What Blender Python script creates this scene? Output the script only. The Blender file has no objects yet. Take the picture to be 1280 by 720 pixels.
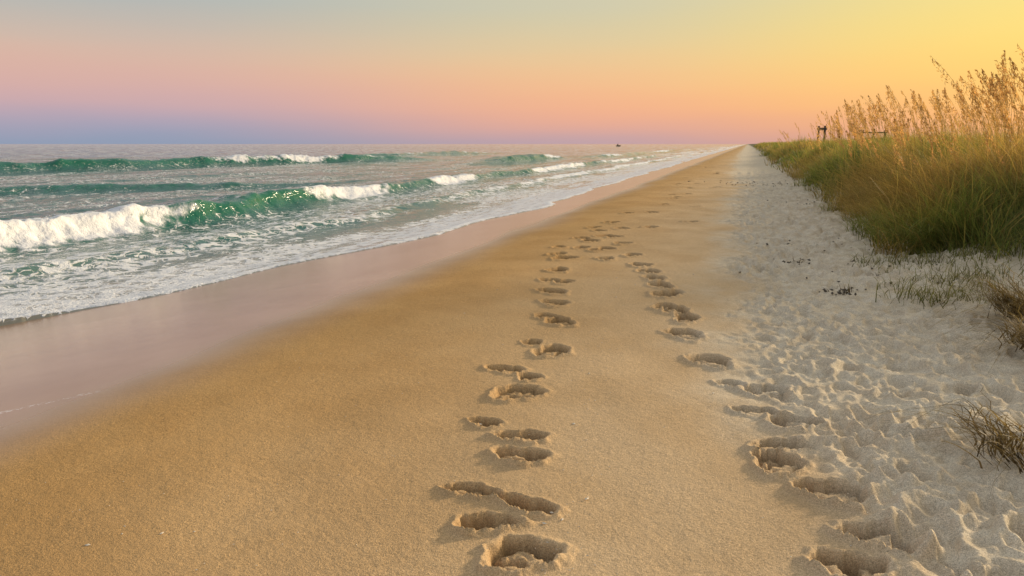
import bpy, math
import numpy as np
from mathutils import Vector
rng=np.random.default_rng(7)
scene=bpy.context.scene
scene.view_settings.view_transform='Standard'
scene.view_settings.look='None'
scene.view_settings.exposure=0

# ---------------------------------------------------------------- helpers
def h01(ix,iy,seed):
    n=ix*np.uint32(374761393)+iy*np.uint32(668265263)+np.uint32(seed*1442695+77)
    n=(n^(n>>np.uint32(13)))*np.uint32(1274126177)
    n=n^(n>>np.uint32(16))
    return n*np.float32(1/4294967295.0)
def vn(x,y,seed=0):
    x=np.asarray(x,float);y=np.asarray(y,float)
    ix=np.floor(x);iy=np.floor(y);fx=x-ix;fy=y-iy
    ix=(ix+1000000).astype(np.int64).astype(np.uint32);iy=(iy+1000000).astype(np.int64).astype(np.uint32)
    o=np.uint32(1)
    fx=fx*fx*fx*(fx*(fx*6-15)+10);fy=fy*fy*fy*(fy*(fy*6-15)+10)
    a=h01(ix,iy,seed);b=h01(ix+o,iy,seed);c=h01(ix,iy+o,seed);d=h01(ix+o,iy+o,seed)
    return (a+(b-a)*fx)*(1-fy)+(c+(d-c)*fx)*fy
def fbm(x,y,o=4,seed=0):
    s=0;a=.5;t=0
    for k in range(o):
        ca,sa=math.cos(k*.7),math.sin(k*.7)
        s=s+a*vn((x*ca-y*sa)*2**k,(x*sa+y*ca)*2**k,seed+k*13);t+=a;a*=.5
    return s/t
def ss(a,b,x):
    t=np.clip((x-a)/(b-a),0,1);return t*t*(3-2*t)

def toe_line(y): return 1.75+0.35*(fbm(y*.35,y*0,3,5)-.5)*2+ss(60,400,y)*1.0
def sand_base(x,y):
    z=-0.14*0.35*np.log1p(np.exp(np.clip((-x-3.35)/0.35,-30,30)))*1.0
    far=np.clip((-x-3.35)/0.35,30,None)-30
    z=z-0.14*0.35*far
    z=np.maximum(z,-3.0)
    z=z+0.10*ss(0.2,2.2,x)
    toe=toe_line(y)
    H=0.95+0.35*(fbm(x*.12,y*.08,3,9)-.5)*2
    d1=H*ss(toe,toe+2.6,x)*ss(7.4,12.0,y+0.6*(x-2))
    d2=0.7*ss(3.2,8.0,x)
    z=z+np.maximum(d1,d2)
    z=z+ss(3,8,x)*ss(150,400,y)*0.5
    z=z+0.05*(fbm(x*.5,y*.25,3,3)-.5)*ss(-4,-2.5,x)
    return z
def xb(y):
    return np.interp(y,[0,2.4,4.8,6.6,8,12,17,30,45,100,1000],[.45,.45,.33,-.05,-.1,-.12,-.15,-.25,-.8,-1.0,-1.0])+0.5*(fbm(y*.8,y*0+2,3,21)-.5)
def xe(y):
    return np.interp(y,[-50,3,6.9,8.5,11.7,16.7,22.1,45.7,100,400],[-10.0,-9.4,-8.85,-7.9,-7.3,-6.25,-5.65,-6.2,-6.6,-6.8])+1.2*(fbm(y*.28,y*0+7,3,31)-.5)

def polar(azs,rads):
    A,R=np.meshgrid(azs,rads)
    return R*np.sin(A),R*np.cos(A)
def grid_mesh(name,X,Y,Z,wrap=False,keep=None,attrs={}):
    nr,nt=X.shape
    co=np.stack([X,Y,Z],-1).reshape(-1,3).astype(np.float32)
    j=np.arange(nt if wrap else nt-1);i=np.arange(nr-1)
    J,I=np.meshgrid(j,i);J2=(J+1)%nt
    q=np.stack([I*nt+J,I*nt+J2,(I+1)*nt+J2,(I+1)*nt+J],-1).reshape(-1,4)[:,::-1]
    if keep is not None:
        k=keep.reshape(-1)[q].any(1);q=q[k]
        used=np.zeros(len(co),bool);used[q.ravel()]=True
        mp=np.cumsum(used)-1;q=mp[q];co=co[used]
    else: used=slice(None)
    m=bpy.data.meshes.new(name)
    m.vertices.add(len(co));m.vertices.foreach_set('co',co.ravel())
    m.loops.add(q.size);m.loops.foreach_set('vertex_index',q.ravel().astype(np.int32))
    m.polygons.add(len(q));m.polygons.foreach_set('loop_start',np.arange(len(q),dtype=np.int32)*4)
    m.polygons.foreach_set('use_smooth',np.ones(len(q),bool))
    m.update(calc_edges=True)
    for k,v in attrs.items():
        a=m.attributes.new(k,'FLOAT','POINT');a.data.foreach_set('value',v.reshape(-1)[used].astype(np.float32))
    o=bpy.data.objects.new(name,m);scene.collection.objects.link(o);return o
def tri_mesh(name,V,T,C=None,mat=None,smooth=False):
    m=bpy.data.meshes.new(name)
    m.vertices.add(len(V));m.vertices.foreach_set('co',V.astype(np.float32).ravel())
    m.loops.add(T.size);m.loops.foreach_set('vertex_index',T.ravel().astype(np.int32))
    n=T.shape[1]
    m.polygons.add(len(T));m.polygons.foreach_set('loop_start',np.arange(len(T),dtype=np.int32)*n)
    m.polygons.foreach_set('use_smooth',np.full(len(T),smooth))
    m.update(calc_edges=True)
    if C is not None:
        a=m.attributes.new('col','FLOAT_COLOR','POINT')
        a.data.foreach_set('color',np.concatenate([C,np.ones((len(C),1))],1).astype(np.float32).ravel())
    o=bpy.data.objects.new(name,m);scene.collection.objects.link(o)
    if mat: m.materials.append(mat)
    return o

class NT:
    def __init__(s,nt): s.nt=nt; s.N=nt.nodes; s.L=nt.links
    def n(s,t,ins={},**kw):
        nd=s.N.new(t)
        for k,v in kw.items(): setattr(nd,k,v)
        for k,v in ins.items(): s.set(nd.inputs[k],v)
        return nd
    def set(s,inp,v):
        if isinstance(v,bpy.types.NodeSocket): s.L.new(v,inp)
        else: inp.default_value=v
    def m(s,op,a,b=0.0,c=None,clamp=False):
        nd=s.N.new('ShaderNodeMath');nd.operation=op;nd.use_clamp=clamp
        s.set(nd.inputs[0],a);s.set(nd.inputs[1],b)
        if c is not None:s.set(nd.inputs[2],c)
        return nd.outputs[0]
    def mix(s,f,a,b,bt='MIX'):
        nd=s.N.new('ShaderNodeMix');nd.data_type='RGBA';nd.blend_type=bt
        s.set(nd.inputs[0],f);s.set(nd.inputs[6],a);s.set(nd.inputs[7],b);return nd.outputs[2]
    def mr(s,v,a,b,c=0.0,d=1.0,sm=True):
        nd=s.N.new('ShaderNodeMapRange');nd.interpolation_type='SMOOTHSTEP' if sm else 'LINEAR'
        for i,k in enumerate([v,a,b,c,d]): s.set(nd.inputs[i],k)
        return nd.outputs[0]
    def attr(s,name,out='Fac'):
        nd=s.N.new('ShaderNodeAttribute');nd.attribute_name=name;return nd.outputs[out]
    def noise(s,vec,scale,detail=3.0,rough=.55,out='Fac',dist=0.0):
        nd=s.n('ShaderNodeTexNoise',{'Vector':vec,'Scale':scale,'Detail':detail,'Roughness':rough,'Distortion':dist});return nd.outputs[out]
def newmat(name):
    m=bpy.data.materials.new(name);m.use_nodes=True;m.node_tree.nodes.clear()
    return m,NT(m.node_tree)
def col(r,g,b): return (r,g,b,1)
def srgb(r,g,b):
    f=lambda c:((c/255+.055)/1.055)**2.4 if c/255>.04045 else c/255/12.92
    return (f(r),f(g),f(b),1)

# ---------------------------------------------------------------- world / light
SUN_AZ=math.radians(42);SUN_EL=math.radians(14)
w=bpy.data.worlds.new("World");scene.world=w;w.use_nodes=True
w.node_tree.nodes.clear();g=NT(w.node_tree)
tc=g.n('ShaderNodeTexCoord').outputs['Generated']
nrm=g.n('ShaderNodeVectorMath',{0:tc},operation='NORMALIZE').outputs[0]
sep=g.n('ShaderNodeSeparateXYZ',{0:nrm})
hx,hy,hz=sep.outputs
GL=math.radians(52)
ln=g.m('MAXIMUM',g.m('SQRT',g.m('ADD',g.m('MULTIPLY',hx,hx),g.m('MULTIPLY',hy,hy))),1e-4)
fac=g.m('DIVIDE',g.m('ADD',g.m('MULTIPLY',hx,math.sin(GL)),g.m('MULTIPLY',hy,math.cos(GL))),ln)
wob=g.noise(g.n('ShaderNodeVectorMath',{0:nrm,1:(1.5,1.5,14)},operation='MULTIPLY').outputs[0],1.6,3.0)
hz2=g.m('ADD',hz,g.m('MULTIPLY',g.m('SUBTRACT',wob,.5),.018))
def ramp(stops):
    nd=g.n('ShaderNodeValToRGB',{0:hz2});cr=nd.color_ramp;cr.interpolation='B_SPLINE'
    while len(cr.elements)<len(stops): cr.elements.new(.5)
    for e,(p,c) in zip(cr.elements,stops): e.position=p;e.color=c
    return nd.outputs[0]
Z=(1.0,(0.50,0.53,0.58,1))
L=ramp([(0.0,srgb(138,154,178)),(0.02,srgb(158,158,182)),(0.045,srgb(202,166,172)),(0.085,srgb(220,174,158)),(0.12,srgb(208,184,166)),(0.165,srgb(168,179,178)),(0.35,srgb(180,188,190)),Z])
C=ramp([(0.0,srgb(184,158,168)),(0.018,srgb(218,164,152)),(0.045,srgb(242,172,134)),(0.085,srgb(240,190,138)),(0.12,srgb(226,200,150)),(0.165,srgb(202,199,168)),(0.35,srgb(205,200,185)),Z])
R=ramp([(0.0,srgb(222,152,116)),(0.02,srgb(242,168,108)),(0.045,srgb(253,188,100)),(0.085,srgb(255,207,98)),(0.12,srgb(253,218,106)),(0.165,srgb(248,222,120)),(0.35,srgb(240,216,145)),Z])
c1=g.mix(g.mr(fac,-.1,.5),L,C)
c2=g.mix(g.mr(fac,.42,.92),c1,R)
below=g.mix(g.mr(hz,-.05,0.0),col(.25,.22,.2),c2)
bg=g.n('ShaderNodeBackground',{0:below,1:1.0})
sky=g.n('ShaderNodeTexSky',sky_type='NISHITA');sky.sun_disc=False;sky.sun_elevation=SUN_EL;sky.sun_rotation=SUN_AZ
bg2=g.n('ShaderNodeBackground',{0:sky.outputs[0],1:0.006})
add=g.n('ShaderNodeAddShader',{0:bg.outputs[0],1:bg2.outputs[0]})
out=g.n('ShaderNodeOutputWorld',{0:add.outputs[0]})
sl=bpy.data.lights.new('sun','SUN');sl.energy=4.4;sl.angle=math.radians(7);sl.color=(1,.80,.54)
so=bpy.data.objects.new('sun',sl);scene.collection.objects.link(so)
dv=-Vector((math.sin(SUN_AZ)*math.cos(SUN_EL),math.cos(SUN_AZ)*math.cos(SUN_EL),math.sin(SUN_EL)))
so.rotation_euler=dv.to_track_quat('-Z','Y').to_euler()

# ---------------------------------------------------------------- land
az=np.radians(np.concatenate([np.arange(-180,-56,2.0),np.arange(-56,24,0.12),np.arange(24,180,2.0)]))
rad=np.concatenate([np.geomspace(.25,1.8,40)[:-1],np.geomspace(1.8,40,720)[:-1],np.geomspace(40,7000,160)])
X,Y=polar(az,rad)
Z0=sand_base(X,Y)
xbY=xb(Y)
bn=fbm(X*3,Y*2,3,44)-.5;bn2=fbm(X*.9,Y*.7,4,45)-.5
soft=ss(-.55,.50,X-xbY+0.5*bn+1.0*bn2)
softz=ss(-.20,.40,X-xbY+.5*bn+.6*bn2)
Zl=Z0.copy();print_m=np.zeros_like(Zl)
Zl+=(fbm(X*2.2,Y*1.6,4,50)-.5)*0.016*ss(-4.2,-3.0,X)
Zl+=(fbm(X*30,Y*30,3,51)-.5)*0.0026*ss(-4.0,-3.2,X)
Zl+=softz*(fbm(X*3,Y*3,3,52)-.5)*0.07
Zl+=softz*(fbm(X*11,Y*11,3,54)-.5)*0.040
Zl+=softz*(fbm(X*38,Y*38,3,53)-.5)*0.012
def local(cx,cy,Rm):
    r0=math.hypot(cx,cy);a0=math.atan2(cx,cy)
    i0,i1=np.searchsorted(rad,[r0-Rm,r0+Rm]);da=math.asin(min(.9,Rm/r0))
    j0,j1=np.searchsorted(az,[a0-da,a0+da])
    return slice(i0,i1),slice(j0,j1)
# trampled soft sand: overlapping worn dimples and old prints
for k in range(6800):
    cy=1.6+43*rng.random()**1.7; b=float(np.interp(cy,[0,4.8,7,30,45],[.4,.35,-.05,-.2,-.8]))
    cx=b-.1+rng.random()*(2.7 if cy<12 else 2.4)
    R=rng.uniform(.028,.095)*(1+.35*(cy>9))*(1.35 if k%9==0 else 1);D=R*rng.uniform(.2,.42)
    s=local(cx,cy,R*2.2)
    if s[0].start==s[0].stop: continue
    a=rng.uniform(-1.0,1.0);dx=X[s]-cx;dy=Y[s]-cy
    p=(dx*math.cos(a)+dy*math.sin(a))/(R*.75);q=(-dx*math.sin(a)+dy*math.cos(a))/(R*1.2)
    ph=np.arctan2(q,p)
    r=np.sqrt(p*p+q*q)*(1+.14*np.sin(3*ph+k)+.10*np.sin(2*ph+k*2))
    Zl[s]+=softz[s]*(-D*ss(1.1,.55,r)*(.8+.3*np.clip(q,-1,1))+.35*D*np.exp(-((r-1.25)/.22)**2))
prints=[(-1.07,2.89,.27,.13,.045),(-.80,2.83,.26,.15,.05),(-.92,2.64,.24,.17,.06),(-.72,2.46,.26,.26,.06),
(-1.29,3.70,.22,.13,.035),(-1.04,3.55,.27,.18,.05),(-.97,3.31,.26,.22,.055),(-1.48,4.69,.26,.20,.04),(-1.28,4.56,.19,.16,.035),(-1.27,4.23,.28,.34,.05),
(-1.51,5.43,.19,.18,.03),(-1.30,5.23,.28,.34,.05),(-1.63,6.34,.21,.25,.035),(-1.47,6.17,.27,.34,.045),(-1.69,6.90,.28,.33,.045),(-1.85,7.44,.32,.33,.045),
(-1.87,8.02,.21,.32,.04),(-2.05,8.07,.2,.3,.04),(-2.12,8.79,.29,.35,.045),(-2.27,9.77,.34,.42,.045),(-2.45,10.11,.25,.38,.04)]
for s_ in "-247,1471 -241,1312 -231,1174 -203,1237 -177,1159 -201,1067 -173,986 -144,1034 -122,952 -105,906 -93,857 -81,814 -70,771 -67,706 -55,695 -43,665 -197,1709 -195,1949 -215,2331 -184,2694 -268,3529 -240,4676".split():
    a,b=s_.split(',');prints.append((int(a)/100,int(b)/100,rng.uniform(.24,.3),rng.uniform(.32,.42),.055))
prints+=[(-.40,6.03,.31,.38,.05),(-.17,5.31,.34,.30,.05),(-.01,4.79,.19,.17,.035),(.20,4.70,.24,.32,.055),(.13,4.29,.24,.17,.04),(.32,4.15,.30,.22,.05),(.24,3.82,.27,.16,.05),(.22,3.60,.25,.28,.055),(.44,3.32,.28,.26,.075),(.57,2.95,.28,.20,.075),(.44,2.72,.24,.22,.06),
(-2.28,10.9,.25,.35,.04),(-2.62,10.9,.22,.35,.04),(-2.2,12.4,.3,.4,.04),(-2.5,12.0,.25,.35,.04),(-2.1,13.6,.3,.4,.04),(-2.65,13.7,.25,.4,.04),(-1.9,10.9,.28,.4,.04)]
for k in range(46):
    y=rng.uniform(14,70);prints.append((rng.choice([-2.4,-1.85,-1.1])+rng.normal()*.14-max(0,(y-30))*.012,y,.27,.36,.06))
for n_,(cx,cy,wd,l,D) in enumerate(prints):
    R=max(wd,l);D=D*1.65
    s=local(cx,cy,R*1.3)
    if s[0].start==s[0].stop: continue
    a=rng.uniform(-.3,.3);dx=X[s]-cx;dy=Y[s]-cy
    p=(dx*math.cos(a)+dy*math.sin(a))/(wd/2);q=(-dx*math.sin(a)+dy*math.cos(a))/(l/2)
    ph=np.arctan2(q,p);f1,f2,f3=rng.uniform(0,6.28,3)
    r=np.sqrt(p*p+q*q)/(1+.12*np.sin(2*ph+f1)+.10*np.sin(3*ph+f2)+.05*np.sin(7*ph+f3)) 
    r=r*1.02+(fbm(dx*20+n_*9,dy*20,4,60)-.5)*.34
    ins=ss(1.0,.80,r)
    # pressed deepest at the far (toe) end, floor ramps up towards the heel, broken crust slabs inside
    floor=.62+.46*np.clip(q,-1,1)
    crk=vn(dx*15+n_*7,dy*22,61)
    slab=.46*ss(.48,.53,crk)*ss(.95,.5,r)
    rough=(fbm(dx*35+n_*5,dy*35,3,62)-.5)*.40
    fl=np.clip(floor+rough-slab,.12,1.25)
    rim=np.exp(-((r-1.13)/.12)**2)*(1+1.2*(fbm(dx*24,dy*24+n_,3,63)-.5))*(.8-.5*np.clip(q,-1,1))
    Zl[s]+=-D*ins*fl+.22*D*rim
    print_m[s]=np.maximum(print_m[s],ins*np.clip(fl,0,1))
wet=ss(-3.2,-4.25,X+.6*(fbm(X*.6,Y*.35,4,70)-.5))
damp=ss(-.2,-3.4,X+1.2*(fbm(X*.6,Y*.35,4,71)-.5))
veg=ss(2.2,3.4,X+.8*(fbm(X*.8,Y*.5,3,72)-.5))*ss(9.5,11.5,Y+.5*X)
veg=np.maximum(veg,ss(5,7,X))
# bubbles left by the last wave
cy_=3.35+.8*(X+4.38)+.07*np.sin(X*9)+.12*(fbm(X*3,X*0,3,74)-.5)
bub=np.exp(-((Y-cy_)/.035)**2)*ss(-5.6,-5.0,X)*ss(-3.9,-4.1,X)+.6*np.exp(-((Y-cy_+.22)/.04)**2)*ss(-5.6,-5.0,X)*ss(-4.3,-4.5,X)
Zl[0,:]=Zl[0,:].mean()
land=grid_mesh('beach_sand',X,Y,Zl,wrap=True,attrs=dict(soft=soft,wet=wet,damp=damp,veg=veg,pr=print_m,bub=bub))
m,g=newmat('sand');land.data.materials.append(m)
pos=g.n('ShaderNodeNewGeometry').outputs['Position']
grain=g.noise(pos,230,1.0,.75);grain2=g.noise(pos,80,2.0,.7);mid=g.noise(pos,7,3.0,.6);big=g.noise(pos,.9,3.0,.55)
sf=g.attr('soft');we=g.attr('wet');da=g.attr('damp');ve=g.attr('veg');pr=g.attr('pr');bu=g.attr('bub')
gold=g.mix(da,col(.60,.43,.26),col(.52,.315,.130))
gold=g.mix(g.mr(big,.35,.65),gold,g.mix(1.0,gold,col(.88,.85,.80),'MULTIPLY'))
white=g.mix(g.mr(mid,.3,.7),col(.55,.455,.34),col(.68,.59,.465))
c=g.mix(sf,gold,white)
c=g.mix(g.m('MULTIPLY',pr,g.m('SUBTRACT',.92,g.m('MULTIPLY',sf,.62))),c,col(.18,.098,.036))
sp=g.mr(grain,.28,.72,.60,1.30,False);sp2=g.mr(grain2,.3,.7,.84,1.14,False)
spk=g.m('MULTIPLY',sp,sp2)
spk=g.m('ADD',g.m('MULTIPLY',spk,g.m('SUBTRACT',1.0,g.m('MULTIPLY',we,.85))),g.m('MULTIPLY',we,.85))
c=g.mix(we,c,g.mix(g.mr(big,.3,.7),col(.43,.265,.17),col(.36,.21,.125)))
c=g.mix(1.0,c,g.n('ShaderNodeCombineXYZ',{0:spk,1:spk,2:spk}).outputs[0],'MULTIPLY')
vgc=g.mix(mid,col(.10,.10,.035),col(.22,.16,.07))
c=g.mix(g.m('MULTIPLY',ve,.85),c,vgc)
bm=g.m('MULTIPLY',bu,g.mr(g.noise(pos,30,3.0,.75),.50,.58),clamp=True)
c=g.mix(bm,c,col(.8,.74,.70))
rgh=g.mix(we,col(.9,.9,.9),col(.20,.20,.20))
hgt=g.m('ADD',g.m('MULTIPLY',grain,.6),g.m('ADD',g.m('MULTIPLY',grain2,1.0),g.m('MULTIPLY',g.noise(pos,24,2.0),1.4)))
bstr=g.m('SUBTRACT',.85,g.m('MULTIPLY',we,.80))
bp=g.n('ShaderNodeBump',{'Strength':bstr,'Distance':.004,'Height':hgt})
b=g.n('ShaderNodeBsdfPrincipled',{'Base Color':c,'Roughness':rgh,'Normal':bp.outputs[0],'Specular IOR Level':g.m('ADD',.12,g.m('MULTIPLY',we,.50))})
g.n('ShaderNodeOutputMaterial',{0:b.outputs[0]})

# ---------------------------------------------------------------- sea
SEA=-.72
az2=np.radians(np.concatenate([np.arange(-180,-56,2.0),np.arange(-56,4,0.11)]))
rad2=np.concatenate([np.geomspace(4.5,140,800)[:-1],np.geomspace(140,30000,200)])
X,Y=polar(az2,rad2)
XE=xe(Y)
Rr=np.hypot(X,Y)
Zs=np.zeros_like(X);foam=np.zeros_like(X);green=np.zeros_like(X);DX=np.zeros_like(X)
def wave(x0,Hy,Fy,wf,wb,seed,foamw=1.0):
    global Zs,foam,green,DX
    Fy=np.clip(Fy*(.35+1.3*fbm(Y*.55,Y*0,3,seed+9)),0,1)*(Fy>0)
    t=X-x0+.6*(fbm(X*.3,Y*.5,4,seed+1)-.5)
    s=np.where(t>0,np.exp(-(np.abs(t)/wf)**2.2),np.exp(-(np.abs(t)/wb)**1.2))
    hn=Hy*(1+.40*(fbm(Y*.6,X*.4,4,seed)-.5)*2)
    tur=(fbm(X*3.2,Y*3.2,4,seed+3)-.5)
    fw=foamw*(.5+.6*Fy)
    fz=Fy*np.exp(-((t-.35*fw)/(.75*fw))**2)
    Zs+=hn*s-.12*Hy*np.exp(-((t-2.0*wf-.5)/(1.2*wf))**2)+fz*tur*.45*Hy
    DX+=hn*.6*s**2
    foam=np.maximum(foam,np.clip(fz*1.15+ (tur*1.5)*fz,0,1))
    lip=.62*np.clip(Hy/.6,0,1)*np.exp(-((t+.12)/(.16*wf))**2)*ss(.40,.65,fbm(X*1.0,Y*1.1,3,seed+5))
    foam=np.maximum(foam,lip)
    green=np.maximum(green,np.clip(Hy/.45,0,1)*np.exp(-((t-.15)/(wf*1.2))**2))
def bands(y,pts): return np.interp(y,[p[0] for p in pts],[p[1] for p in pts])
x0=-16.2+.9*(fbm(Y*.12,Y*0,2,80)-.5)*2
H=bands(Y,[(-20,.5),(8,.50),(18,.56),(24,.54),(33,.34),(40,.42),(46,.30),(60,.36),(70,.42),(80,.3),(140,.25),(300,.2)])
F=bands(Y,[(-20,1),(15.2,1),(16.6,.9),(18,.40),(19.5,.0),(24.6,.0),(26.0,.7),(27.5,1),(30,.9),(32.5,.15),(37,.2),(38.5,.8),(43,.8),(46,.1),(56,.1),(60,.8),(74,.8),(80,.2),(100,.7),(140,.3),(300,.3)])
wave(x0,H,F,.62,1.9,81)
x0=-59+.33*(Y-50)+1.5*(fbm(Y*.06,Y*0,2,84)-.5)*2
H=bands(Y,[(10,0),(35,.6),(62,.8),(78,.95),(92,.6),(105,0)]);F=bands(Y,[(10,0),(20,0),(64,0),(69,.6),(78,.9),(84,.1),(88,.5),(93,0)])
wave(x0,H,F,1.5,4,85,1.5)
x0=-32+.8*(Y-26)
H=bands(Y,[(10,0),(20,.32),(32,.32),(42,0)]);wave(x0,H,H*0,1.1,3,86)
x0=-29+0*Y
H=bands(Y,[(80,0),(92,.75),(108,.7),(122,0)]);F=bands(Y,[(90,0),(106,.1),(112,.7),(130,0)]);wave(x0,H,F,1.5,4,87,1.3)
x0=-62+.1*(Y-120)
H=bands(Y,[(100,0),(125,.7),(150,.8),(190,0)]);F=bands(Y,[(120,0),(130,.6),(145,.1),(160,.6),(180,0)]);wave(x0,H,F,2,6,88,1.6)
x0=-24+.02*(Y-120)
H=bands(Y,[(110,0),(130,.5),(250,.5),(400,0)]);F=bands(Y,[(110,0),(135,.7),(160,.2),(200,.7),(240,.3),(300,0)]);wave(x0,H,F,1.5,4,89,1.4)
x0=-11.8+.8*(fbm(Y*.2,Y*0,2,90)-.5)*2
H=bands(Y,[(0,.10),(10,.14),(30,.12),(60,.16),(200,.16)]);F=bands(Y,[(0,.3),(10,.25),(20,.45),(30,.4),(45,.8),(80,.7),(200,.7)]);wave(x0,H,F,.5,1.5,91,.6)
# open-water swell and chop
off=ss(-9,-20,X)
lod=ss(400,60,Rr)
Zs+=off*((fbm(X*.16,Y*.05,3,100)-.5)*.42)*ss(1500,200,Rr)
Zs+=off*((fbm(X*.8,Y*.35,3,101)-.5)*.15)*lod
Zs+=ss(-8.5,-12,X)*(fbm(X*2.5,Y*1.6,3,102)-.5)*.07*ss(150,30,Rr)
Zs+=SEA
# foam density in the swash zone
dE=XE-X
sw=np.clip(1-dE/8.0,0,1)
band=fbm(X*.9+.4*fbm(Y*.3,X*.3,2,110),Y*.16,3,111)
dens=.85*np.exp(-(dE/.16)**2)+ss(0,.2,dE)*(.28+.58*sw)*ss(.28,.66,band+.22*sw)
trail=np.exp(-((X+18.5)/2.6)**2)*.14*ss(.4,.65,fbm(X*.6,Y*.25,3,112))+np.exp(-((X+14.0)/1.8)**2)*.38*ss(.35,.6,fbm(X*.7,Y*.2,3,113))
dens=np.maximum(dens*ss(-.02,.06,dE),trail)*(1-.85*green)
far=ss(50,200,Y)*ss(-34,-12,X)*.55*ss(.42,.6,fbm(X*.35,Y*.04,3,114))
dens=np.maximum(dens,far)
sandz=sand_base(X,Y)
film=.028*ss(0,.25,dE)+.02*np.exp(-((dE-.12)/.12)**2)*(dE>0)
Zf=sandz+film+.025*(fbm(X*2.5,Y*1.2,3,115)-.5)*ss(.2,1.5,dE)
Zc=np.maximum(Zs,Zf)
Zc=np.where(dE>0,Zc,sandz-.10*ss(0,-.35,dE)-.004)
shallow=ss(5.0,0,dE+1.2*(fbm(X*.5,Y*.3,2,116)-.5))
Xs=X+DX*(dE>1)
sea=grid_mesh('sea_water',Xs,Y,Zc,keep=(dE>-.6),attrs=dict(foam=foam,dens=np.clip(dens,0,1),green=green,shal=shallow))
m,g=newmat('sea');sea.data.materials.append(m)
pos=g.n('ShaderNodeNewGeometry').outputs['Position']
fo=g.attr('foam');de=g.attr('dens');gr=g.attr('green');sh=g.attr('shal')
warp=g.noise(pos,1.3,2.0,.6,'Color')
pv=g.n('ShaderNodeVectorMath',{0:pos,1:g.n('ShaderNodeVectorMath',{0:warp,'Scale':.9},operation='SCALE').outputs[0]},operation='ADD').outputs[0]
pv=g.n('ShaderNodeVectorMath',{0:pv,1:(1.0,.62,1.0)},operation='MULTIPLY').outputs[0]
v1=g.n('ShaderNodeTexVoronoi',{'Vector':pv,'Scale':2.3},feature='DISTANCE_TO_EDGE').outputs['Distance']
v2=g.n('ShaderNodeTexVoronoi',{'Vector':pv,'Scale':6.5},feature='DISTANCE_TO_EDGE').outputs['Distance']
n1=g.noise(pos,3.0,4.0,.65);n2=g.noise(pos,18,2.0,.6)
wd=g.m('MULTIPLY',de,.40)
l1=g.m('SUBTRACT',1.0,g.m('DIVIDE',v1,g.m('ADD',wd,.001)),clamp=True)
l2=g.m('SUBTRACT',1.0,g.m('DIVIDE',v2,g.m('ADD',g.m('MULTIPLY',de,.28),.001)),clamp=True)
lace=g.m('MAXIMUM',l1,g.m('MULTIPLY',l2,.85))
lace=g.m('MULTIPLY',lace,g.mr(g.m('ADD',n1,g.m('MULTIPLY',de,.34)),.44,.72))
lace=g.mr(g.m('ADD',lace,g.m('MULTIPLY',g.m('SUBTRACT',n2,.5),.25)),.10,.55)
solid=g.mr(g.m('ADD',fo,g.m('MULTIPLY',g.m('SUBTRACT',n1,.5),1.0)),.26,.70)
edge=g.mr(g.m('ADD',de,g.m('MULTIPLY',g.m('SUBTRACT',n2,.5),.7)),.62,.95)
fm=g.m('MAXIMUM',g.m('MAXIMUM',g.m('MULTIPLY',lace,.88),solid),edge,clamp=True)
deep=col(.022,.105,.098)
wc=g.mix(gr,deep,col(.008,.135,.088))
wc=g.mix(sh,wc,col(.24,.21,.18))
patch=g.mr(g.noise(g.n('ShaderNodeVectorMath',{0:pos,1:(.3,.05,1)},operation='MULTIPLY').outputs[0],1.0,3.0),.4,.62)
wc=g.mix(g.m('MULTIPLY',patch,.5),wc,g.mix(1.0,wc,col(.6,.8,.8),'MULTIPLY'))
wav=g.n('ShaderNodeVectorMath',{0:pos,1:(1.6,.7,1)},operation='MULTIPLY').outputs[0]
bh=g.m('ADD',g.m('MULTIPLY',g.noise(wav,1.6,4.0,.68),.24),g.m('MULTIPLY',g.noise(wav,.25,2.0,.5),.7))
bp=g.n('ShaderNodeBump',{'Strength':g.m('SUBTRACT',.6,g.m('MULTIPLY',sh,.5)),'Distance':1.0,'Height':bh})
wat=g.n('ShaderNodeBsdfPrincipled',{'Base Color':wc,'Roughness':g.m('ADD',.09,g.m('MULTIPLY',sh,.05)),'IOR':1.33,'Normal':bp.outputs[0]})
fb=g.n('ShaderNodeBump',{'Strength':.9,'Distance':.07,'Height':g.m('ADD',g.noise(pos,7,4.0,.7),fm)})
fmat=g.n('ShaderNodeBsdfPrincipled',{'Base Color':g.mix(g.mr(n1,.35,.65),col(.64,.66,.73),col(.88,.88,.92)),'Roughness':.6,'Normal':fb.outputs[0]})
mx=g.n('ShaderNodeMixShader',{0:fm,1:wat.outputs[0],2:fmat.outputs[0]})
g.n('ShaderNodeOutputMaterial',{0:mx.outputs[0]})

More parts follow.
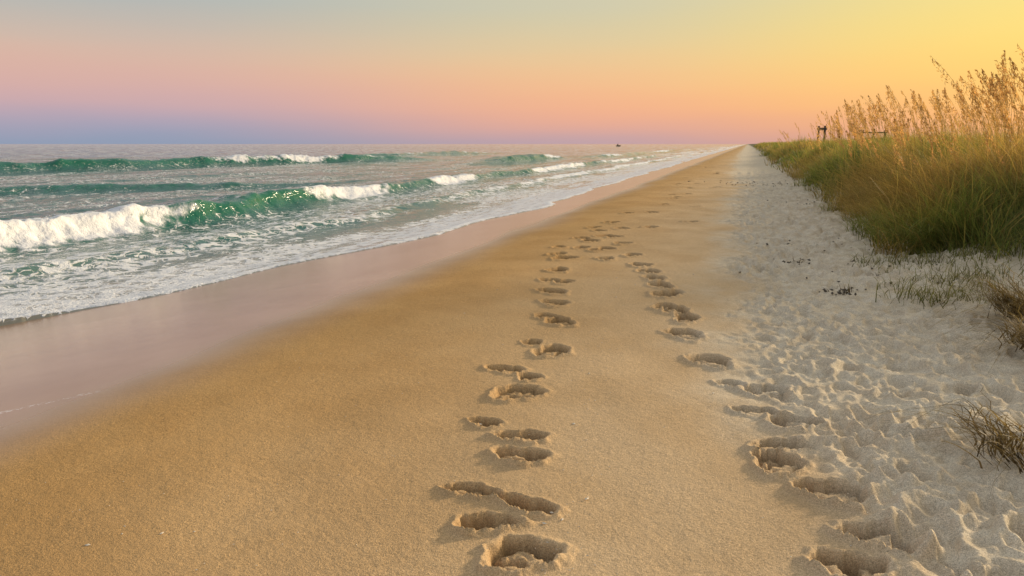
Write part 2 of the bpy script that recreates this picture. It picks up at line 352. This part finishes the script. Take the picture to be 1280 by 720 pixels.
# ---------------------------------------------------------------- vegetation
def blade_mat(name,trans=.45):
    m,g=newmat(name);c=g.attr('col','Color')
    d=g.n('ShaderNodeBsdfPrincipled',{'Base Color':c,'Roughness':.55,'Specular IOR Level':.25})
    t=g.n('ShaderNodeBsdfTranslucent',{'Color':g.mix(1.0,c,col(1.4,1.35,.9),'MULTIPLY')})
    mx=g.n('ShaderNodeMixShader',{0:trans,1:d.outputs[0],2:t.outputs[0]})
    g.n('ShaderNodeOutputMaterial',{0:mx.outputs[0]});return m
GM=blade_mat('grass_blade',.5)
OM=blade_mat('sea_oat_seed',.55)
def blades(base,h,lean,wd,c0,c1,levels=3,droop=.35):
    N=len(base);ts=np.linspace(0,1,levels+1)
    ang=rng.uniform(0,math.pi,N);wx=np.stack([np.cos(ang),np.sin(ang),np.zeros(N)],1)
    V=[];Cc=[]
    ll=np.linalg.norm(lean,axis=1)
    for t in ts:
        cen=base.copy();cen[:,:2]+=lean*(h*t**1.8)[:,None]
        cen[:,2]+=h*t*(1-droop*ll*t*t)
        ww=(wd*(1-t**1.5)*.5+wd*.04)[:,None]
        V.append(cen-wx*ww);V.append(cen+wx*ww)
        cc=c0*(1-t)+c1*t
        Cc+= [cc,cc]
    V=np.stack(V,1).reshape(-1,3);Cc=np.stack(Cc,1).reshape(-1,3)
    q=[]
    for k in range(levels): q.append([2*k,2*k+1,2*k+3,2*k+2])
    q=np.array(q);Q=(np.arange(N)*2*(levels+1))[:,None,None]+q[None]
    return V,Q.reshape(-1,4),Cc
def merge(parts):
    V=[];Q=[];C=[];n=0
    for v,q,c in parts: V.append(v);Q.append(q+n);C.append(c);n+=len(v)
    return np.concatenate(V),np.concatenate(Q),np.concatenate(C)
def grass_patch(n,xr,yr,hr,wr,pale=False):
    x=rng.uniform(*xr,n);y=yr[0]+(yr[1]-yr[0])*rng.random(n)
    toe=toe_line(y)-.02+1.0*(fbm(y*1.1,y*0,3,120)-.5)
    start=9.7-.30*(x-2)+2.2*(fbm(x*.9,x*0,3,121)-.5)
    cl=fbm(x*1.6,y*1.1,3,122)
    e=np.minimum(x-toe,(y-start)*.7)
    keep=(e>0)&(rng.random(n)<np.clip(.12+e*.9,0,1)*ss(.32,.56,cl+.10*e))
    x,y,e,toe,start=x[keep],y[keep],e[keep],toe[keep],start[keep];n=len(x)
    h=rng.uniform(*hr,n)*(.25+1.35*fbm(x*1.3,y*.8,3,123))*(.55+.45*ss(0,1.0,e))
    z=sand_base(x,y)-.02
    wx_=(fbm(x*1.6,y*1.6,3,130)-.5)*3.2;wy_=(fbm(x*1.6,y*1.6,3,131)-.5)*3.2
    ln=np.stack([rng.normal(-.2,.45,n)+wx_,rng.normal(-.2,.45,n)+wy_],1)
    ln[:,0]-=.8*ss(1.0,0,x-toe)*rng.random(n)
    ln[:,1]-=.8*ss(1.0,0,y-start)*rng.random(n)
    gmix=np.clip(ss(.42,.64,fbm(x*.7,y*.3,3,124))+rng.normal(0,.28,n),0,1)[:,None]
    if pale: gmix=np.clip(gmix+.6,0,1.15)
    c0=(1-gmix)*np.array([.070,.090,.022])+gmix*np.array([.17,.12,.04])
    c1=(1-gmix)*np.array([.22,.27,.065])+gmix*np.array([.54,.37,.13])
    j=rng.uniform(.5,1.5,n)[:,None]
    return blades(np.stack([x,y,z],1),h,ln,rng.uniform(*wr,n),c0*j,c1*j)
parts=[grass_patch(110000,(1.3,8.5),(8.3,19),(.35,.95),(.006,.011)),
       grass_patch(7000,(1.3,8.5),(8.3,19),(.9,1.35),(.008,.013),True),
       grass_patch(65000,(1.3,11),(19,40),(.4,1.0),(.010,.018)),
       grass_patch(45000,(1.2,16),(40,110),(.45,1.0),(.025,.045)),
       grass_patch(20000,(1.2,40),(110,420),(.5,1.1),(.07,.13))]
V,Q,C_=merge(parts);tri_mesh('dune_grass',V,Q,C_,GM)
def tufts(cs,nper,h,spread,wd,ca,cb,sp=.5):
    ps=[]
    for cx,cy,s in cs:
        n=int(nper*s);b=np.stack([cx+rng.normal(0,spread*s,n),cy+rng.normal(0,spread*s,n),np.zeros(n)],1)
        b[:,2]=sand_base(b[:,0],b[:,1])-.01
        an=rng.uniform(0,6.28,n);ln=np.stack([np.cos(an),np.sin(an)],1)*rng.uniform(.2,sp*2,n)[:,None]
        j=rng.uniform(.6,1.3,n)[:,None]
        ps.append(blades(b,rng.uniform(.4,1,n)*h*s,ln,rng.uniform(.6,1.2,n)*wd,np.array(ca)*j,np.array(cb)*j,droop=.45))
    return merge(ps)
cs=[(1.75+rng.uniform(-.3,1.6),rng.uniform(7.3,10.2),rng.uniform(.3,1.15)) for _ in range(75)]
V,Q,C_=tufts(cs,26,.27,.14,.008,[.08,.09,.03],[.32,.30,.11],.9);tri_mesh('beach_grass_sprouts',V,Q,C_,GM)
def clump(name,cx,cy,n,L,bias,zoff=.0):
    b=np.stack([cx+rng.normal(0,.06,n),cy+rng.normal(0,.16,n),np.zeros(n)],1)
    b[:,2]=sand_base(b[:,0],b[:,1])+zoff
    an=rng.normal(bias,.8,n);sp=rng.uniform(.5,2.4,n)
    ln=np.stack([np.cos(an),np.sin(an)],1)*sp[:,None]
    j=rng.uniform(.3,1.5,n)[:,None]
    v,q,c=blades(b,rng.uniform(.3,1,n)*L,ln,rng.uniform(.004,.009,n),np.array([.08,.055,.03])*j,np.array([.27,.20,.09])*j,levels=7,droop=.42)
    v[:,0]+=.025*np.sin(v[:,2]*31+v[:,1]*17);v[:,1]+=.025*np.sin(v[:,2]*27+v[:,0]*13)
    return tri_mesh(name,v,q,c,GM)
clump('dead_grass_clump',2.12,6.7,300,.62,math.pi*.95,.05)
clump('dead_grass_clump',1.92,5.7,230,.46,math.pi*1.10,.04)
clump('dead_grass_clump',1.24,3.85,170,.36,math.pi*1.15,.03)

# sea oats
def oats(pts):
    ps=[]
    for (x,y,h,s) in pts:
        z=float(sand_base(np.array([x]),np.array([y]))[0])
        lx=rng.normal(-.20,.12);ly=rng.normal(-.02,.10)
        T=np.linspace(0,1,9);P=np.stack([x+lx*h*T**2.2,y+ly*h*T**2.2,z+h*T*(1-.06*T*T)],1)
        wv=.0024*s+.0011*(y/12)
        jit=rng.uniform(.75,1.25)
        for ax in ((1,0,0),(0,1,0)):
            v=[];c=[]
            for k,p in enumerate(P):
                ww=wv*(1-.5*T[k]);v+= [p-np.array(ax)*ww,p+np.array(ax)*ww];c+=[[.34*jit,.25*jit,.10*jit]]*2
            q=[[2*k,2*k+1,2*k+3,2*k+2] for k in range(len(P)-1)]
            ps.append((np.array(v),np.array(q),np.array(c)))
        n=int(95*(1 if y<25 else .5));hl=rng.uniform(.36,.58)*s
        u=rng.random(n);t=1-(hl/h)*(1-u)
        cen=np.stack([x+lx*h*t**2.2,y+ly*h*t**2.2,z+h*t*(1-.06*t*t)],1)
        sg=np.sign(lx) if abs(lx)>.03 else -1
        amp=(.062*s)*np.sin(np.clip(u*.9+.08,0,1)*math.pi)**.8
        off=np.stack([sg*np.abs(rng.normal(.3,.5,n))*amp,rng.normal(0,.5,n)*amp,rng.uniform(-1.0,.25,n)*amp],1)
        cen=cen+off
        dr=np.stack([sg*.35+rng.normal(0,.25,n),rng.normal(0,.25,n),rng.normal(.7,.5,n)],1);dr/=np.linalg.norm(dr,axis=1)[:,None]
        sd=np.cross(dr,rng.normal(size=(n,3)));sd/=np.linalg.norm(sd,axis=1)[:,None]
        ln_=rng.uniform(.014,.026,n)[:,None]*s*(1+.012*y);wd=ln_*.24
        v=np.stack([cen-dr*ln_,cen-sd*wd,cen+dr*ln_,cen+sd*wd],1).reshape(-1,3)
        q=np.arange(4*n).reshape(-1,4)
        jj=rng.uniform(.7,1.3,n)[:,None]*jit
        cc=np.repeat(np.array([.50,.30,.14])*jj,4,axis=0)
        ps.append((v,q,cc))
    return merge(ps)
pts=[]
for k in range(260):
    y=11.5+15*rng.random()**1.2
    x=y*math.tan(math.radians(rng.uniform(7.5,25)))
    if x<2.5: continue
    pts.append((x,y,rng.uniform(1.0,1.95),rng.uniform(.85,1.15)))
for k in range(34): pts.append((rng.normal(4.0,.4),rng.uniform(12.2,14.5),rng.uniform(1.7,2.3),1.2))
for k in range(22): pts.append((rng.normal(2.9,.3),rng.uniform(15.5,20),rng.uniform(1.6,2.25),1.2))
for k in range(60): pts.append((rng.uniform(2.6,5.5),rng.uniform(20,34),rng.uniform(1.5,2.3),1.35))
for k in range(150):
    y=rng.uniform(30,80);pts.append((rng.uniform(2.6,8+.16*y),y,rng.uniform(1.2,2.2),1.2))
V,Q,C_=oats(pts);tri_mesh('sea_oats',V,Q,C_,OM)

# ---------------------------------------------------------------- debris
def rock_bits(name,pts,sizes,colr,flat=.5):
    V=[];F=[];n=0
    base=np.array([[1,0,0],[-1,0,0],[0,1,0],[0,-1,0],[0,0,1],[0,0,-1]],float)
    fc=np.array([[0,2,4],[2,1,4],[1,3,4],[3,0,4],[2,0,5],[1,2,5],[3,1,5],[0,3,5]])
    for (x,y,z),s in zip(pts,sizes):
        a=rng.uniform(0,6.28);b=base*(1+rng.normal(0,.25,(6,3)))*[s,s*.65,s*flat]
        b=np.stack([b[:,0]*math.cos(a)-b[:,1]*math.sin(a),b[:,0]*math.sin(a)+b[:,1]*math.cos(a),b[:,2]],1)
        V.append(b+[x,y,z]);F.append(fc+n);n+=6
    m,g=newmat(name);p=g.n('ShaderNodeNewGeometry').outputs['Position']
    cc=g.mix(g.noise(p,40,2.0),colr,tuple(k*.6 for k in colr[:3])+(1,))
    b=g.n('ShaderNodeBsdfPrincipled',{'Base Color':cc,'Roughness':.5});g.n('ShaderNodeOutputMaterial',{0:b.outputs[0]})
    return tri_mesh(name,np.concatenate(V),np.concatenate(F),None,m)
pts=[];sz=[]
for k in range(560):
    y=2+7*rng.random()**1.4;t=rng.random()
    x=(-.58-.13*(y-2.6)+rng.normal(0,.06)) if t<.4 else rng.uniform(-3.0,.8)
    pts.append((x,y,float(sand_base(np.array([x]),np.array([y]))[0])+.003));sz.append(rng.uniform(.002,.0055) if k%25 else .011)
rock_bits('shell_fragments',pts,sz,col(.75,.68,.58),.4)
pts=[];sz=[]
for k in range(170):
    cx,cy,s=[(1.04,8.06,.10),(.65,10.1,.14),(-.2,31,.9),(.75,29,.6),(1.5,9.5,.7),(1.1,12,.5),(1.6,20,.6)][rng.integers(7)]
    x=cx+rng.normal(0,s);y=cy+rng.normal(0,s);pts.append((x,y,float(sand_base(np.array([x]),np.array([y]))[0])+.02));sz.append(rng.uniform(.008,.024)*(1+.03*cy))
rock_bits('seaweed_debris',pts,sz,col(.07,.05,.03),.5)
V,Q,C_=tufts([(1.04,8.06,.8),(.68,10.1,.7),(1.45,8.9,.6)],22,.2,.05,.008,[.05,.035,.02],[.14,.09,.05],.9);tri_mesh('dry_twigs',V,Q,C_,GM)

# ---------------------------------------------------------------- dune posts and boat
def wood():
    m,g=newmat('weathered_wood');p=g.n('ShaderNodeNewGeometry').outputs['Position']
    v=g.n('ShaderNodeVectorMath',{0:p,1:(8,8,1)},operation='MULTIPLY').outputs[0]
    c=g.mix(g.noise(v,4,4.0),col(.045,.035,.03),col(.12,.095,.075))
    b=g.n('ShaderNodeBsdfPrincipled',{'Base Color':c,'Roughness':.8});g.n('ShaderNodeOutputMaterial',{0:b.outputs[0]});return m
WM=wood()
import bmesh
def box(name,par,loc,size,mat=WM,bev=.01,rot=0):
    bm=bmesh.new();bmesh.ops.create_cube(bm,size=1)
    for v in bm.verts: v.co=Vector((v.co.x*size[0],v.co.y*size[1],v.co.z*size[2]))
    bmesh.ops.bevel(bm,geom=bm.edges[:],offset=bev,segments=1,affect='EDGES')
    me=bpy.data.meshes.new(name);bm.to_mesh(me);bm.free();me.materials.append(mat)
    o=bpy.data.objects.new(name,me);scene.collection.objects.link(o);o.parent=par;o.location=loc;o.rotation_euler=(0,rot,0);return o
def empty(name,loc):
    o=bpy.data.objects.new(name,None);scene.collection.objects.link(o);o.location=loc;return o
def gz(x,y): return float(sand_base(np.array([x]),np.array([y]))[0])
e=empty('beach_marker_post',(5.4,64,gz(5.4,64)))
box('post_1',e,(-.2,0,.85),(.14,.14,1.75),rot=.03);box('post_2',e,(.28,0,.80),(.14,.14,1.9),rot=-.02);box('sign_board',e,(.04,-.1,1.5),(.72,.04,.2))
e=empty('dune_fence',(7.0,49,gz(7.0,49)))
for i in range(3):
    box('post_%d'%(i+1),e,(i*.6-.6,0,.65),(.10,.10,1.45 if i%2 else 1.3))
box('rail_1',e,(0,-.08,1.15),(1.4,.04,.08));box('rail_2',e,(0,-.08,.8),(1.4,.04,.08))
e=empty('fishing_boat',(-113,698,SEA))
bm=bmesh.new();secs=[(-3.2,.9,.9),(-1,1.15,.9),(1.2,1.0,1.0),(3.4,.05,1.45)];rows=[]
for x,wd,hh in secs:
    x*=.6;rows.append([bm.verts.new((x,-wd,hh)),bm.verts.new((x,-wd*.6,-.3)),bm.verts.new((x,wd*.6,-.3)),bm.verts.new((x,wd,hh))])
for a,b in zip(rows,rows[1:]):
    for i in range(4): bm.faces.new((a[i],a[(i+1)%4],b[(i+1)%4],b[i]))
bm.faces.new(rows[0]);bm.faces.new(rows[-1][::-1])
me=bpy.data.meshes.new('hull');bm.to_mesh(me);bm.free();me.materials.append(WM);o=bpy.data.objects.new('hull',me);scene.collection.objects.link(o);o.parent=e
box('cabin',e,(-.4,0,1.5),(1.1,1.2,1.2),bev=.1);box('mast',e,(-.3,0,2.7),(.12,.12,1.4))

# ---------------------------------------------------------------- camera
cam=bpy.data.cameras.new('camera');cam.sensor_width=36;cam.lens=940/1280*36;cam.clip_end=60000;cam.clip_start=.05
co=bpy.data.objects.new('camera',cam);scene.collection.objects.link(co);co.location=(0,0,1.5)
co.rotation_euler=(math.radians(90-10.84),0,math.radians(17.1));scene.camera=co
